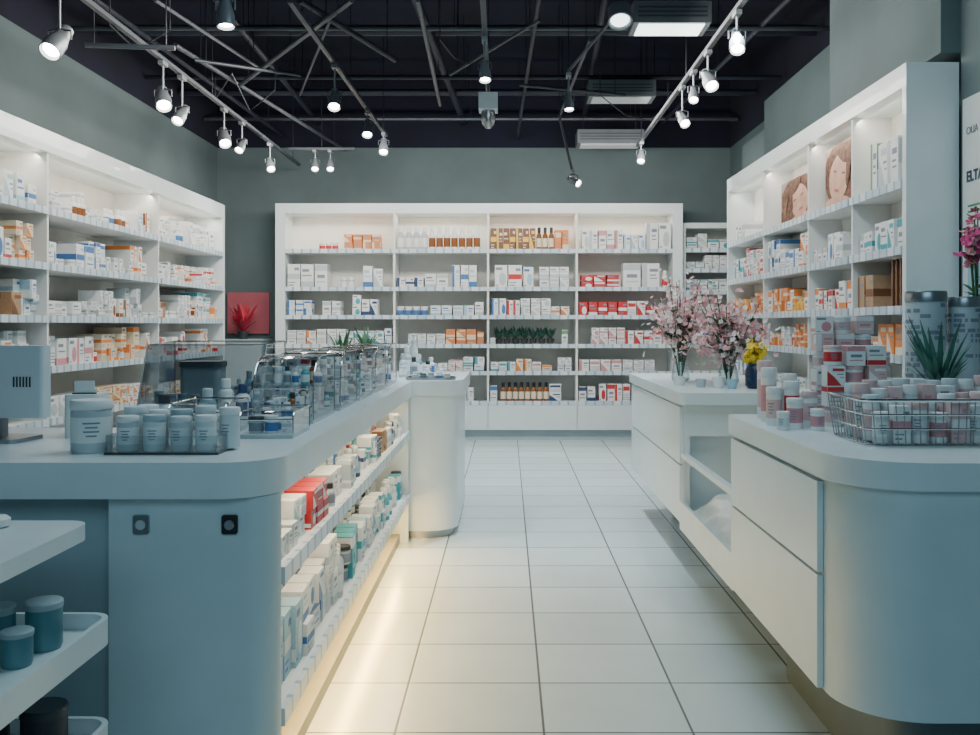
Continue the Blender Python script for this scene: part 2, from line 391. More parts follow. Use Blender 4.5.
for b in (1,2,3):
    fill(U,b,4,None,c('plain','blue','orange','teal','plain','plain','pink','Cream'),dens=.85,wr=(.07,.13),hmax=.19)
fill(U,1,5,None,c('plain','blue','Orange','teal')+[('bottle','wb')],dens=.9,hmax=.24)
fill(U,2,5,[R(.0,'carton','blue',.08,.18,1,1),R(.12,'bottle','am',.065,.22,8,1),R(.70,'carton','navy',.14,.10,2,2)])
fill(U,3,5,[R(.0,'carton','navy',.09,.17,2,1),R(.22,'carton','red',.085,.20,4,1),R(.62,'carton','plain',.11,.17,3,1)])

V=shelving('narrow white shelving unit in the back right corner','shelving',(2.0,10.78,0),0,.60,.36,2.46,[],[2.16,1.93,1.68,1.40,1.08,.77],'corner shelving',fascia=.06,base=.1,side=.03)
for r in range(5): fill(V,0,r,None,c('plain','blue','teal','plain'),hmax=.18)

lz=[2.05,1.69,1.35,1.02,.68,.35]
LU=shelving('long white shelving unit along the left wall','shelving',(-2.97,4.25,0),PI/2,5.75,.425,2.56,[1.92,3.88],lz,'left shelving',fascia=.14,base=.1,side=.06)
P1=c('blue','plain','sky','plain','plain','amber')+[('tub','wg'),('bottle','ag'),('bottle','wg'),('bottle','wb')]
P2=c('orange','plain','red','plain','plain','blue','amber','orange','Cream')+[('tub','wg')]
P3=c('orange','plain','plain','teal','sky','Kraft','amber','Cream','Grey')+[('tub','wg')]
P4=c('orange','pink','plain','red','orange','Cream','plain')+[('tub','wr'),('bottle','or')]
for bb in range(3):
    for r,pl in enumerate((P1,P2,P3,P4)):
        fill(LU,bb,r,None,pl,dens=.98,wr=(.06,.14),dr=(.15,.25),x_from=(1.0 if bb==0 else None),hmax=.27,hr=(.3,.85),jit=.07)
for bb in (1,2): fill(LU,bb,4,None,P4,dens=.8,wr=(.1,.17),hmax=.2)

rzv=[2.055,1.706,1.39,1.13,.80,.47]
Y0=8.98
RU=shelving('tall white shelving unit along the right wall','shelving',(2.08,Y0,0),-PI/2,4.03,.275,2.67,[Y0-7.75,Y0-6.6,Y0-5.76],rzv,'right shelving',fascia=.12,base=.1,side=.05,endthick=.05)
for bb in range(4):
    fill(RU,bb,1,None,c('plain','teal','orange','plain','blue','red')+([('carton','Kraft')]*2 if bb==3 else []),dens=.88,hmax=.27,wr=(.07,.13),dr=(.1,.18),jit=.03)
    if bb<3: fill(RU,bb,2,None,c('Orange','orange','Yellow','Yellow','red','Orange'),dens=.97,hmax=.20,wr=(.07,.12),dr=(.1,.18),jit=.03,hr=(.5,.95))
    fill(RU,bb,3,None,c('orange','Red','red','plain','Orange','Rose')+[('bottle','wr'),('tub','wg')],dens=.95,hmax=.19,wr=(.06,.12),dr=(.1,.18),jit=.03,hr=(.5,.95))
    if bb<3: fill(RU,bb,4,None,c('plain','blue','teal'),dens=.8,hmax=.22,dr=(.1,.18))
fill(RU,3,0,[R(.28,'carton','green',.10,.30,1,1),R(None,'carton','plain',.15,.27,2,1),R(None,'tub','wg',.09,.13,2,2)])
fill(RU,0,0,[R(.1,'carton','plain',.12,.16,3,1)])
fill(RU,3,2,[R(.02,'carton','Kraft',.12,.2,2,1)])

def picture(yy, w, h, label, s):
    t=thing('photo_card',label,'picture',(2.19,yy,2.055),-PI/2)
    MB().box(-w/2,w/2,0,.02,0,h).build('card','photobg',t,bevel=.002)
    def blob(cx,cz,rx,rz,e,n=30,tilt=0,wob=.05):
        out=[]
        for k in range(n):
            a=2*PI*k/n; q=1+wob*math.sin(3*a+cx*9)+wob*.5*math.sin(7*a)
            x=rx*math.cos(a)*q; z=rz*math.sin(a)*q; X=x*math.cos(tilt)-z*math.sin(tilt); Z=x*math.sin(tilt)+z*math.cos(tilt)
            out.append((max(-.49,min(.49,s*(cx+X)))*w, e, max(.01,min(.99,cz+Z))*h))
        return out
    m=MB(); m.quad(blob(.02,.55,.50,.50,-.003,wob=.03)); m.quad(blob(-.28,.25,.24,.3,-.0034,wob=.06)); m.build('printed_hair','hair',t)
    m=MB()
    for q in range(8): m.quad(blob(-.42+.03*q,.45+.035*q,.010,.36-.025*q,-.005,10,.25-.1*q))
    m.build('printed_hair_strands','hairlight',t)
    m=MB(); m.quad(blob(.14,.06,.40,.16,-.006,tilt=.15)); m.quad(blob(.10,.20,.12,.2,-.0064)); m.quad(blob(.09,.50,.27,.36,-.007,tilt=.28,wob=.02)); m.build('printed_face','skin',t)
    m=MB(); m.quad(blob(-.10,.80,.30,.12,-.009,tilt=.55,wob=.1)); m.quad(blob(-.14,.55,.05,.22,-.0092,tilt=.1,wob=.1)); m.build('printed_fringe','hair',t)
    m=MB()
    for sx,sz in ((-.03,.53),(.19,.60)): m.quad(blob(sx,sz,.050,.014,-.0095,12,.28,.02))
    m.build('printed_eyes','eyeprint',t)
    m=MB(); m.quad(blob(.16,.31,.065,.028,-.0095,12,.28,.02)); m.build('printed_lips','lipprint',t)
picture(7.18,.80,.36,'portrait print of a brown-haired woman on right top shelf, farther of two',1)
picture(6.18,.70,.44,'portrait print of a brown-haired woman on right top shelf, nearer of two',-1)
t=thing('lattice_crate','dark brown lattice crate at the near end of the right shelving','crate',(2.12,5.12,1.39),-PI/2)
mb=MB()
for i in range(5): mb.box(-.12+.055*i,-.10+.055*i,0,.012,0,.27)
for i in range(5): mb.box(-.12,.12,.012,.02,.0+.062*i,.018+.062*i)
mb.build('lattice','brown',t); MB().box(-.12,.12,.022,.16,0,.26).build('crate_body','black',t)

# ---------------------------------------------------------------- left counter
t=thing('counter_cabinet','white service counter front with rounded corner and two small locks','counter',(0,0,0))
MB().prism(rrect(-1.0,-.585,2.385,2.462,(0,.07,0,0)),.04,.868).build('rounded_front_panel','frontwhite',t,bevel=.003)
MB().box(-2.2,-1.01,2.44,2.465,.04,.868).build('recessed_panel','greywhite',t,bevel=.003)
MB().box(-2.15,-.65,2.42,2.46,0,.04).build('kick','plinth',t)
for lx,mm in ((-.917,'steel'),(-.695,'black')):
    l=MB().prism(rrect(-.02,.02,-.024,.024,.006),0,.008).build('lock_plate',mm,t); l.location=(lx,2.385,.80); l.rotation_euler=(PI/2,0,0)
    k=MB().lathe([(.012,0),(.013,.003),(.011,.006)],16).build('lock_cylinder','steel' if mm=='black' else 'pgrey',l); k.location=(0,0,.008)
CU=shelving('open display shelves under the left counter, facing the aisle','shelving',(-.59,2.47,0),PI/2,3.22,.42,.868,[],[.655,.285],'left counter',top=False,base=.05,side=.014,fascia=0,name='counter_shelving',kickin=.05,kickm='kicklight')
for z in (.620,.853): MB().box(.03,3.19,.03,.045,z-.005,z).build('led_strip','ledwarm',CU.t)
PC=c('plain','teal','navy','Teal','sky','Sky','Red','Kraft','Grey')+[('bottle','wb'),('bottle','wn'),('bottle','gd'),('bottle','am'),('bottle','nv'),('tub','wg'),('tub','gd'),('bottle','lb')]
PC2=c('Teal','teal','Sky','Teal','blue','Sky','plain')+[('bottle','te'),('bottle','wg'),('tub','te'),('tub','lb'),('bottle','lb'),('bottle','gd'),('tub','gd')]
CU.top=.84
k=fill(CU,0,0,None,PC,dens=.93,parts=True,wr=(.05,.08),dr=(.05,.08),hmax=.14,y0=.02,jit=.03,x_to=.50,bw_=(.038,.055))
k=fill(CU,0,0,None,c('Red','Red','red'),dens=1,wr=(.08,.1),dr=(.08,.1),hmax=.15,y0=.02,x_from=.52,x_to=.84,start=k)
fill(CU,0,0,None,PC,dens=.93,parts=True,wr=(.05,.08),dr=(.05,.08),hmax=.14,y0=.02,jit=.03,x_from=.86,start=k,bw_=(.038,.055))
fill(CU,0,1,None,PC2,dens=.9,parts=True,wr=(.07,.11),dr=(.06,.09),hmax=.25,y0=.02,jit=.03,hr=(.45,.95),bw_=(.055,.075))
CU.words='counter rear row'
fill(CU,0,0,None,PC,dens=.95,wr=(.05,.09),dr=(.06,.1),hmax=.18,y0=.17,jit=.02,hr=(.5,.95))
fill(CU,0,1,None,PC2,dens=.95,wr=(.08,.12),dr=(.06,.1),hmax=.29,y0=.18,jit=.03,hr=(.6,.95))
def arc(cx,cy,r,a0,a1,n=10): return [(cx+r*math.cos(a0+(a1-a0)*k/n),cy+r*math.sin(a0+(a1-a0)*k/n)) for k in range(n+1)]
pts=[(-2.25,2.345)]+arc(-.575-.15,2.345+.15,.15,-PI/2,0)+[(-.575,5.76)]+arc(-.49,5.97,.22,-PI*.60,0,12)+[(-.27,6.92),(-.72,6.92),(-1.12,6.0),(-1.12,3.15),(-2.25,3.15)]
w=MB().prism(pts,.87,.96).build('worktop','white',bevel=.008); tag(w,'long white worktop with rounded corner running over the left counter','worktop')
t=thing('end_cabinet','rounded white end cabinet closing the left counter','cabinet',(0,0,0))
MB().prism(rrect(-.70,-.305,5.76,6.9,(.10,.19,0,0),12),.05,.868).build('body','white',t,bevel=.004)
MB().prism(rrect(-.67,-.335,5.79,6.88,(.08,.17,0,0),12),0,.05).build('kick','steel',t)
# trolley
t=thing('trolley','low white service trolley with thin lipped shelves at lower left','trolley',(0,0,0))
def tray(z,x1,rim,th=.022,nm='tray'):
    o=rrect(-1.75,x1,1.30,2.10,.05); i=rrect(-1.735,x1-.012,1.312,2.088,.04)
    p=MB().prism(o,z-th,z).build(nm,'white',t,bevel=.004)
    if rim: MB().ring(o,i,z,z+rim).build('rim','white',p,bevel=.002)
tray(.868,-.915,0,.035,'top_board'); tray(.63,-.865,.035); tray(.40,-.865,.035)
for (x,y) in ((-1.25,2.03),(-1.70,2.03),(-1.70,1.37),(-1.25,1.37)):
    MB().lathe([(.016,.07),(.016,.833)],12,c=(x,y,0)).build('post','greywhite',t)
    MB().lathe([(.03,0),(.034,.02),(.03,.055),(.012,.07)],12,c=(x,y,0)).build('caster','dark',t)
for x,y,z,h,lab,r in ((-.96,1.97,.63,.10,'teal grey tub on the trolley middle tray, nearest the tray corner',.036),(-1.035,1.93,.63,.10,'teal grey tub on the trolley middle tray, second from right',.034),(-.965,1.87,.63,.07,'short teal tub toward the near edge of the middle tray',.03),(-.95,1.95,.40,.12,'dark tub on the bottom trolley tray near its edge',.045),(-1.06,1.93,.40,.12,'dark tub on the bottom trolley tray, farther left',.045)):
    tt=thing('tub',lab,'tub',(x,y,z)); MB().lathe([(r*.9,0),(r,.01),(r,h*.85)],20).build('body','jarteal' if z>.5 else 'dark',tt); MB().lathe([(r*1.04,h*.85),(r*1.05,h*.97),(r*.98,h)],20).build('lid','greywhite' if z>.5 else 'tray',tt)
o=MB().lathe([(.02,0),(.027,.004),(.027,.018),(.02,.024),(.012,.026)],20).build('round_tin','pwhite',loc=(-1.09,2.03,.868)); tag(o,'small round white tin on the trolley top','tin')

ZT=.96
t=thing('monitor','pale grey checkout monitor seen from behind on left worktop','monitor',(-1.46,2.78,ZT),-.12)
MB().prism(rrect(-.2,.12,-.02,.03,.012),.07,.28).build('back_shell','shell',t,bevel=.008)
MB().box(-.19,.11,.03,.035,.085,.27).build('screen','screen',t)
mb=MB()
for i in range(6): mb.box(.03+i*.010,.034+i*.010,-.0225,-.0195,.16,.19)
mb.build('vents','dark',t)
MB().box(-.06,-.02,.0,.03,.01,.09).build('stand','steel',t); MB().prism(rrect(-.11,.06,-.06,.09,.02),0,.012).build('stand_base','steel',t,bevel=.002)
t=thing('receipt_printer','small white receipt printer beside the monitor','printer',(-1.29,2.92,ZT),.1)
MB().prism(rrect(-.05,.05,-.06,.06,.015),0,.13).build('body','pwhite',t,bevel=.01); MB().box(-.035,.035,-.03,-.02,.13,.134).build('paper_slot','dark',t); MB().box(-.03,.03,-.025,-.023,.134,.17).build('paper','pwhite',t)
def canister(x,y,z,r,h,mb_,ml,mc,label,name='canister',cat='jar',grp=None):
    t=thing(name,label,cat,(x,y,z),0,grp)
    MB().lathe([(r*.93,0),(r,.006),(r,h*.2),(r*1.008,h*.201),(r*1.008,h*.68),(r,h*.681),(r,h*.78),(r*.96,h*.82)],24,mis=[0,0,0,1,1,0,0]).build('body',[mb_,ml],t)
    MB().lathe([(r*1.02,h*.82),(r*1.05,h*.84),(r*1.05,h*.96),(r*.98,h)],24).build('lid',mc,t)
    m=MB()
    for i,(zz,ww) in enumerate(((.56,.42),(.48,.3),(.40,.38),(.32,.25))):
        n=5; rr=r*1.02
        for k in range(n):
            a0=-PI/2-ww+2*ww*k/n; a1=-PI/2-ww+2*ww*(k+1)/n
            m.quad(((rr*math.cos(a0),rr*math.sin(a0),h*zz),(rr*math.cos(a1),rr*math.sin(a1),h*zz),(rr*math.cos(a1),rr*math.sin(a1),h*(zz+.03)),(rr*math.cos(a0),rr*math.sin(a0),h*(zz+.03))))
    m.build('label_print','ink',t)
    t.rotation_euler.z=-math.atan2(x,y)+random.uniform(-.5,.5)
    return t
canister(-1.115,2.55,ZT,.052,.14,'pgrey','pwhite','pwhite','large grey jar with white lid on the left worktop')
t=thing('acrylic_tray','clear acrylic tray holding small jars on left worktop corner','tray',(-.905,2.56,ZT))
MB().box(-.15,.15,-.075,.075,0,.006).build('tray_base','tray',t,bevel=.002)
MB().ring(rrect(-.15,.15,-.075,.075,.015),rrect(-.146,.146,-.071,.071,.012),.006,.05).build('tray_wall','acrylic',t)
for r_ in range(2):
    for i in range(4+r_):
        canister(-1.01+.070*i-.008*r_-.005*i*r_+.004*random.random(),2.525+.068*r_,ZT+.0065,.026+.003*random.random(),.09+.012*r_+.012*random.random(),['pgrey','shell'][(i+r_)%2],['pwhite','pwhite','shell'][(i+r_)%3],['pwhite','shell','greywhite'][(i*2+r_)%3],f'small grey labelled jar, {ORD[i]} from left, {"front" if r_==0 else "back"} row of acrylic tray',grp='jars in the acrylic tray')
def case(x0,x1,y0,y1,h,label,slant=.0,frame='chrome',shelf=True,front=None):
    t=thing('display_case',label,'display case',((x0+x1)/2,(y0+y1)/2,ZT))
    a,b=(x1-x0)/2,(y1-y0)/2
    MB().box(-a,a,-b,b,0,.012).build('base','pgrey',t,bevel=.003)
    n=8; prof=[(-b,.013),(-b,h-slant*1.2)]
    if front: prof=[(-b,.013),(-b+.11,h-.01),(b,h),(b,.013)]
    else:
        for k in range(1,n+1):
            q=PI/2*k/n; prof.append((-b+slant*1.2*(1-math.cos(q))*1.3, h-slant*1.2+slant*1.2*math.sin(q)))
        prof.append((b,h)); prof.append((b,.013))
    g=MB()
    for k in range(1 if front else 0,len(prof)-1): g.quad(((-a,prof[k][0],prof[k][1]),(a,prof[k][0],prof[k][1]),(a,prof[k+1][0],prof[k+1][1]),(-a,prof[k+1][0],prof[k+1][1])))
    for sx in (-a,a): g.quad([(sx,p[0],p[1]) for p in prof])
    g.build('clear_cover','glass',t,smooth=False)
    if front:
        g=MB(); g.quad(((-a,prof[0][0],prof[0][1]),(a,prof[0][0],prof[0][1]),(a,prof[1][0],prof[1][1]),(-a,prof[1][0],prof[1][1]))); g.build('smoked_front_pane',front,t,smooth=False)
    f=MB(); r=.0026
    for sx in (-a,a): f.tube([(sx,p[0],p[1]) for p in prof],r,6)
    for p in (prof[1],prof[-2]): f.tube([(-a,p[0],p[1]),(a,p[0],p[1])],r,6)
    f.build('edge_trim',frame,t)
    if shelf: MB().box(-a+.006,a-.006,-b*.1,b-.006,h*.5,h*.5+.004).build('inner_shelf','acrylic',t)
    return t
def inside(x0,x1,y,z,pal,h,lab,w=(.022,.042),gap=.004):
    x=x0;k=0
    while x<x1-.024:
        kind,key=random.choice(pal); ww=min(random.uniform(*w),x1-x-.002)
        if ww<.018: break
        hh=h*random.uniform(.5,1)
        put(kind,key,ww*.95,.03,hh if kind=='carton' else min(hh,ww*3.2),Vector((x+ww/2,y+random.uniform(-.006,.006),z)),random.uniform(-.2,.2),f'{look(kind,key)}, {ORD[k]} from left {lab}','products in the counter display cases',True)
        x+=ww+gap+random.choice((0,0,.008));k+=1
PI_=c('plain','teal','sky','Grey','pink','red','plain')+[('bottle','wn'),('bottle','gd'),('bottle','wg'),('bottle','lb'),('tub','wg'),('bottle','am'),('bottle','wb'),('bottle','te')]
def packed(x0,x1,y0,y1,h,label,short,slant=.09):
    case(x0,x1,y0,y1,h,label,slant)
    D=y1-y0; zb=ZT+.0125
    inside(x0+.012,x1-.01,y0+D*.16,zb,PI_,h*.38,'front row of '+short)
    inside(x0+.012,x1-.01,y0+D*.36,zb,PI_,h*.42,'second row of '+short)
    inside(x0+.012,x1-.01,y0+D*.62,ZT+h*.5+.0045,PI_,h*.34,'shelf front row of '+short)
    inside(x0+.012,x1-.01,y0+D*.85,ZT+h*.5+.0045,PI_,h*.40,'shelf back row of '+short)
    inside(x0+.012,x1-.01,y0+D*.72,zb,PI_,h*.40,'bottom back row of '+short)
case(-1.45,-.97,3.72,4.15,.27,'largest display case with smoked slanted front pane, on left worktop',.07,'steel',False,front='smoked')
t=thing('storage_bin','grey lidded storage bin inside the largest display case','bin',(-1.28,4.02,ZT+.0125))
MB().prism(rrect(-.09,.08,-.06,.06,.03),0,.15).build('bin_body','pgrey',t,bevel=.008); MB().prism(rrect(-.095,.085,-.065,.065,.03),.151,.175).build('lid','steel',t,bevel=.008)
inside(-1.16,-1.0,3.93,ZT+.0125,PI_,.13,'front row of largest case'); inside(-1.16,-1.0,4.06,ZT+.0125,PI_,.19,'back row of largest case'); inside(-1.43,-1.0,3.85,ZT+.0125,[('tub','wg'),('tub','lb'),('carton','sky')],.07,'nearest row of largest case')
packed(-.87,-.665,3.26,3.66,.23,'clear curved display case nearest the rounded worktop corner','nearest curved case')
packed(-.90,-.66,3.76,4.16,.23,'second clear curved display case along the aisle edge','second curved case')
packed(-.91,-.66,4.26,4.66,.23,'third clear curved display case along the aisle edge','third curved case')
packed(-.91,-.66,4.76,5.16,.23,'fourth clear curved display case along the aisle edge','fourth curved case')
packed(-.91,-.66,5.26,5.66,.23,'farthest clear curved display case near the rounded end cabinet','farthest curved case')
for i,(x0,x1,y0,y1,hh) in enumerate(((-.80,-.64,2.84,3.08,.08),(-1.02,-.85,2.86,3.12,.10))):
    lab=['low clear box with tubs at the near corner of left worktop','low clear box with tubs behind the acrylic jar tray'][i]
    case(x0,x1,y0,y1,hh,lab,.02,shelf=False)
    for r_ in range(3): inside(x0+.012,x1-.01,y0+.05+.07*r_,ZT+.0125,[('tub','wg'),('tub','wb'),('tub','gd'),('tub','lb'),('carton','plain')],.055,f'{["front","middle","back"][r_]} row of {["corner","inner"][i]} low box',w=(.035,.05))
for i,(x,y,k,w_,h_) in enumerate(((-1.08,2.86,'wg',.06,.10),(-1.09,3.02,'gd',.06,.12),(-.95,3.22,'wg',.06,.12),(-.94,3.38,'wn',.055,.13),(-1.04,3.30,'lb',.06,.12),(-.94,3.55,'gd',.05,.13),(-1.05,3.55,'wg',.06,.14),(-1.04,4.35,'wb',.06,.16),(-1.04,4.5,'gd',.06,.17),(-1.02,4.7,'wg',.06,.15),(-1.03,4.9,'te',.06,.2),(-1.0,5.08,'wg',.06,.18),(-1.06,5.2,'wb',.06,.2),(-1.0,5.34,'lb',.06,.19),(-1.08,5.42,'wr',.06,.18))):
    put('bottle' if h_>.11 else 'tub',k,w_,w_,h_,Vector((x,y,ZT)),0,f'{look("bottle" if h_>.11 else "tub",k)} standing behind the cases, {ORD[i]} from the camera','loose bottles behind the display cases',True)
t=thing('low_tray','dark low tray of small items on the end cabinet','tray',(-.475,5.95,.96))
MB().prism(rrect(-.147,.147,-.107,.107,.06),0,.006).build('dish','tray',t); MB().ring(rrect(-.155,.155,-.115,.115,.065),rrect(-.148,.148,-.108,.108,.06),.0,.016).build('rim','steel',t)
for i in range(10):
    kk=['wg','gd','lb','wb','wg'][i%5]
    put('tub',kk,.036,.036,.026+.006*(i%3),Vector((-.475-.10+.05*(i%5),5.93+.05*(i//5),.9665)),0,f'tiny {look("tub",kk)} in low tray, {ORD[i%5]} from left, {"front" if i<5 else "back"} row','tiny jars in the low tray',True)
for i,(x,y,k,w_,h_) in enumerate(((-.68,6.20,'wg',.05,.11),(-.61,6.22,'gd',.05,.13),(-.53,6.24,'wg',.05,.08),(-.69,6.32,'lb',.055,.15),(-.61,6.34,'wg',.05,.17),(-.53,6.36,'gd',.05,.10),(-.45,6.36,'wg',.05,.07),(-.68,6.46,'wg',.06,.2),(-.60,6.48,'te',.05,.14),(-.52,6.50,'wb',.05,.12))):
    put('bottle',k,w_,w_,h_,Vector((x,y,.96)),0,f'{look("bottle",k)} on the end cabinet, {ORD[i]} from left and front','bottles on the end cabinet',True)
for i,(x,y,h_) in enumerate(((-.79,6.20,.25),(-.66,6.70,.29))):
    t=thing('pump_dispenser',f'{"shorter" if i==0 else "taller"} grey pump dispenser at back of end cabinet','dispenser',(x,y,.96))
    MB().lathe([(.027,0),(.03,.01),(.03,h_*.6),(.012,h_*.7),(.012,h_*.74)],18).build('body','pgrey' if i else 'shell',t)
    m=MB(); m.lathe([(.016,h_*.74),(.016,h_*.8),(.005,h_*.81),(.005,h_*.93)],12); m.tube([(0,0,h_*.93),(0,-.02,h_*.95),(0,-.06,h_*.93)],.005,8); m.build('pump','pgrey',t)

# plants
def leafy(mb, c0, n, L, w, up=.6, mi=0, seg=4, droop=.5):
    for i in range(n):
        a=random.uniform(0,2*PI); l=L*random.uniform(.6,1); d=Vector((math.cos(a),math.sin(a),0)); s=Vector((-math.sin(a),math.cos(a),0)); u=up*random.uniform(.7,1.4)
        pr=None
        for k in range(seg+1):
            f=k/seg; p=Vector(c0)+d*l*f*.6+Vector((0,0,l*(u*f-droop*f*f*.6))); ww=w*math.sin(PI*min(.97,max(.12,f)))
            q=(mb.bm.verts.new(p-s*ww),mb.bm.verts.new(p+s*ww))
            if pr: mb.bm.faces.new((pr[0],pr[1],q[1],q[0])).material_index=mi
            pr=q
def potplant(loc,label,L=.15,n=24,m='leaf',pot='pgrey',pr=.05,ph=.08,w=.012,up=.9,name='potted_plant'):
    t=thing(name,label,'plant',loc)
    MB().lathe([(pr*.75,0),(pr,ph*.9),(pr*1.06,ph*.9),(pr*1.06,ph),(pr*.9,ph),(pr*.88,ph*.9)],20).build('pot',pot,t)
    mb=MB(); leafy(mb,(0,0,ph*.85),n,L,w,up); mb.build('leaves',m,t)
potplant((-.98,5.62,ZT),'thin green plant in tall pale pot behind display cases, left of two',.17,34,'leaf','pwhite',.035,.17,.007,1.1)
potplant((-.86,5.82,ZT),'thin green plant in tall pale pot behind display cases, right of two',.17,34,'leaf','pwhite',.033,.19,.007,1.1)
for i in range(7): potplant((-.10+.10*i,10.9,1.075),f'low green plant, {ORD[i]} from left in the shelf row of back shelving',.14,40,'leafblue','dark',.04,.07,.014,1.1)
t=thing('low_cabinet','low grey cabinet in the back left corner','cabinet',(-3.02,10.86,0))
MB().box(-.28,.28,-.2,.27,.05,1.14).build('body','greywhite',t,bevel=.005); MB().box(-.25,.25,-.17,.25,0,.05).build('kick','dark',t)
for z0,z1 in ((.08,.58),(.6,1.1)): MB().box(-.265,.265,-.212,-.201,z0,z1).build('door','white',t,bevel=.002)
potplant((-3.0,10.80,1.14),'red-leaved potted plant in front of the pink board',.34,46,'redleaf','dark',.06,.09,.022,1.0)
o=MB().box(-3.27,-2.78,11.11,11.148,1.20,1.68).build('wall_board','posterpink',bevel=.004); tag(o,'dark pink board on the back wall at left','board')

# ---------------------------------------------------------------- right counters
def rbox(t,x0,x1,y0,y1,r,z0,z1,m,name,bev=.004):
    return MB().prism(rrect(x0,x1,y0,y1,r,12),z0,z1).build(name,m,t,bevel=bev)
t=thing('drawer_cabinet','nearest white drawer cabinet with rounded corner on the right','cabinet',(0,0,0))
rbox(t,.86,2.0,2.36,3.58,(.2,0,0,0),.31,.888,'frontwhite','body')
rbox(t,1.03,2.0,2.50,3.5,(.1,0,0,0),0,.31,'plinth','plinth')
MB().box(.842,.859,2.58,3.57,.63,.875).build('drawer_front','white',t,bevel=.003); MB().box(.842,.859,2.58,3.57,.315,.62).build('drawer_front','white',t,bevel=.003)
w=MB().prism(rrect(.838,2.05,2.335,3.62,(.22,0,0,.03),12),.89,.96).build('worktop','white',bevel=.010); tag(w,'white worktop on the nearest right cabinet','worktop')
t=thing('drawer_cabinet','farther white drawer cabinet on the right, under the flower vases','cabinet',(0,0,0))
b=MB(); b.box(.89,1.56,4.86,6.66,.30,.898); b.build('body','white',t,bevel=.003)
b=MB(); b.box(.89,1.50,4.78,4.86,.74,.898); b.box(.89,.92,4.78,4.86,.30,.74); b.build('end_frame','white',t,bevel=.003)
MB().box(1.15,1.5,4.95,6.6,0,.30).build('plinth','plinth',t)
MB().box(.872,.889,4.80,6.65,.60,.885).build('drawer_front','white',t,bevel=.003); MB().box(.872,.889,4.80,6.65,.305,.59).build('drawer_front','white',t,bevel=.003)
w=MB().prism(rrect(.86,1.60,4.74,6.72,(.04,.02,.02,.04),6),.90,.96).build('worktop','white',bevel=.01); tag(w,'white worktop under the flower vases on the right','worktop')
t=thing('open_shelf_cabinet','low open shelf cabinet with cloth-lined tray between right cabinets','cabinet',(0,0,0))
MB().box(1.36,1.39,3.64,4.76,.28,.80).build('back_panel','greywhite',t,bevel=.002)
MB().box(.88,1.36,3.64,4.76,.28,.31).build('tray_floor','white',t,bevel=.002)
MB().box(.865,.88,3.64,4.76,.28,.42).build('tray_front','white',t,bevel=.003)
MB().box(.88,1.36,3.64,3.665,.31,.80).build('side_panel','white',t,bevel=.002)
MB().box(.872,.90,3.64,4.76,.635,.66).build('rail','white',t,bevel=.003)
MB().box(1.15,1.36,3.68,4.72,0,.28).build('plinth','plinth',t)
mb=MB(); nx,ny=14,26; vs=[[mb.bm.verts.new((.895+.44*i/nx, 3.69+1.03*j/ny, .355+.04*math.sin(i*.9+j*.35)*math.sin(j*.5)+.02*random.random()+.09*math.sin(PI*i/nx))) for i in range(nx+1)] for j in range(ny+1)]
for j in range(ny):
    for i in range(nx): mb.bm.faces.new((vs[j][i],vs[j][i+1],vs[j+1][i+1],vs[j+1][i]))
o=mb.build('folded_cloth','cloth'); md=o.modifiers.new('s','SUBSURF'); md.levels=md.render_levels=1
sm=o.modifiers.new('t','SOLIDIFY'); sm.thickness=.012; tag(o,'rumpled cream cloth lying in the low open tray','cloth')

def petals(mb,c0,r,mi,n=5):
    ax=Vector((random.uniform(-1,1),random.uniform(-1,.3),random.uniform(-.2,1))).normalized()
    u=ax.orthogonal().normalized(); v=ax.cross(u); c0=Vector(c0)
    for k in range(n):
        a=2*PI*k/n; d=u*math.cos(a)+v*math.sin(a); s=ax.cross(d)
        mb.quad((c0, c0+d*r*.6-s*r*.38+ax*r*.15, c0+d*r+ax*r*.3, c0+d*r*.6+s*r*.38+ax*r*.15),mi)
def bouquet(loc,label,vr,vh,spread,hgt,n,pm,vm='vase',stems=14,name='flower_vase',fr=.02,leafn=20,vprof=None,mix=.6,leaf='leaf',clump=.16,lw=.012,low=.45,f0=.35):
    t=thing(name,label,'flowers',loc)
    MB().lathe(vprof or [(vr*.8,0),(vr,vh*.1),(vr*.85,vh*.5),(vr*.6,vh*.8),(vr*.75,vh)],24,capt=False).build('vase',vm,t)
    st=MB(); bl=MB(); lf=MB()
    for i in range(stems):
        a=random.uniform(0,2*PI); rr=spread*math.sqrt(random.random()); top=Vector((rr*math.cos(a),rr*math.sin(a),vh+hgt*random.uniform(low,1)*(1-.25*(rr/spread)**2)))
        mid=Vector((top.x*.25,top.y*.25,vh)); st.tube([(top.x*.05,top.y*.05,.02),mid,(mid+top)/2+Vector((0,0,.01)),top],.0025,5)
        for k in range(n//stems):
            f=random.uniform(f0,1); p=mid.lerp(top,f)+Vector([random.gauss(0,spread*clump) for _ in range(3)])
            petals(bl,p,fr*random.uniform(.6,1.25),0 if random.random()<mix else 1)
        if leafn: leafy(lf,mid.lerp(top,random.uniform(.0,.75)),max(1,leafn//stems),.10,lw,.5)
    st.build('stems','stem',t); bl.build('blossoms',pm,t,smooth=False)
    if leafn: lf.build('leaves',leaf,t)
    else: lf.bm.free()
bouquet((1.05,5.75,.96),'tall loose pale pink flowers in glass vase, left of the two bouquets',.055,.18,.19,.50,640,['petalpale','petalpink'],stems=30,leafn=240,clump=.25,fr=.018,mix=.5,low=.2,f0=.3)
bouquet((1.27,5.45,.96),'fuller pink flowers in glass vase, beside the yellow flowers',.06,.17,.20,.38,760,['petalpink','petalpale'],stems=30,leafn=240,clump=.25,fr=.019,low=.15,f0=.3)
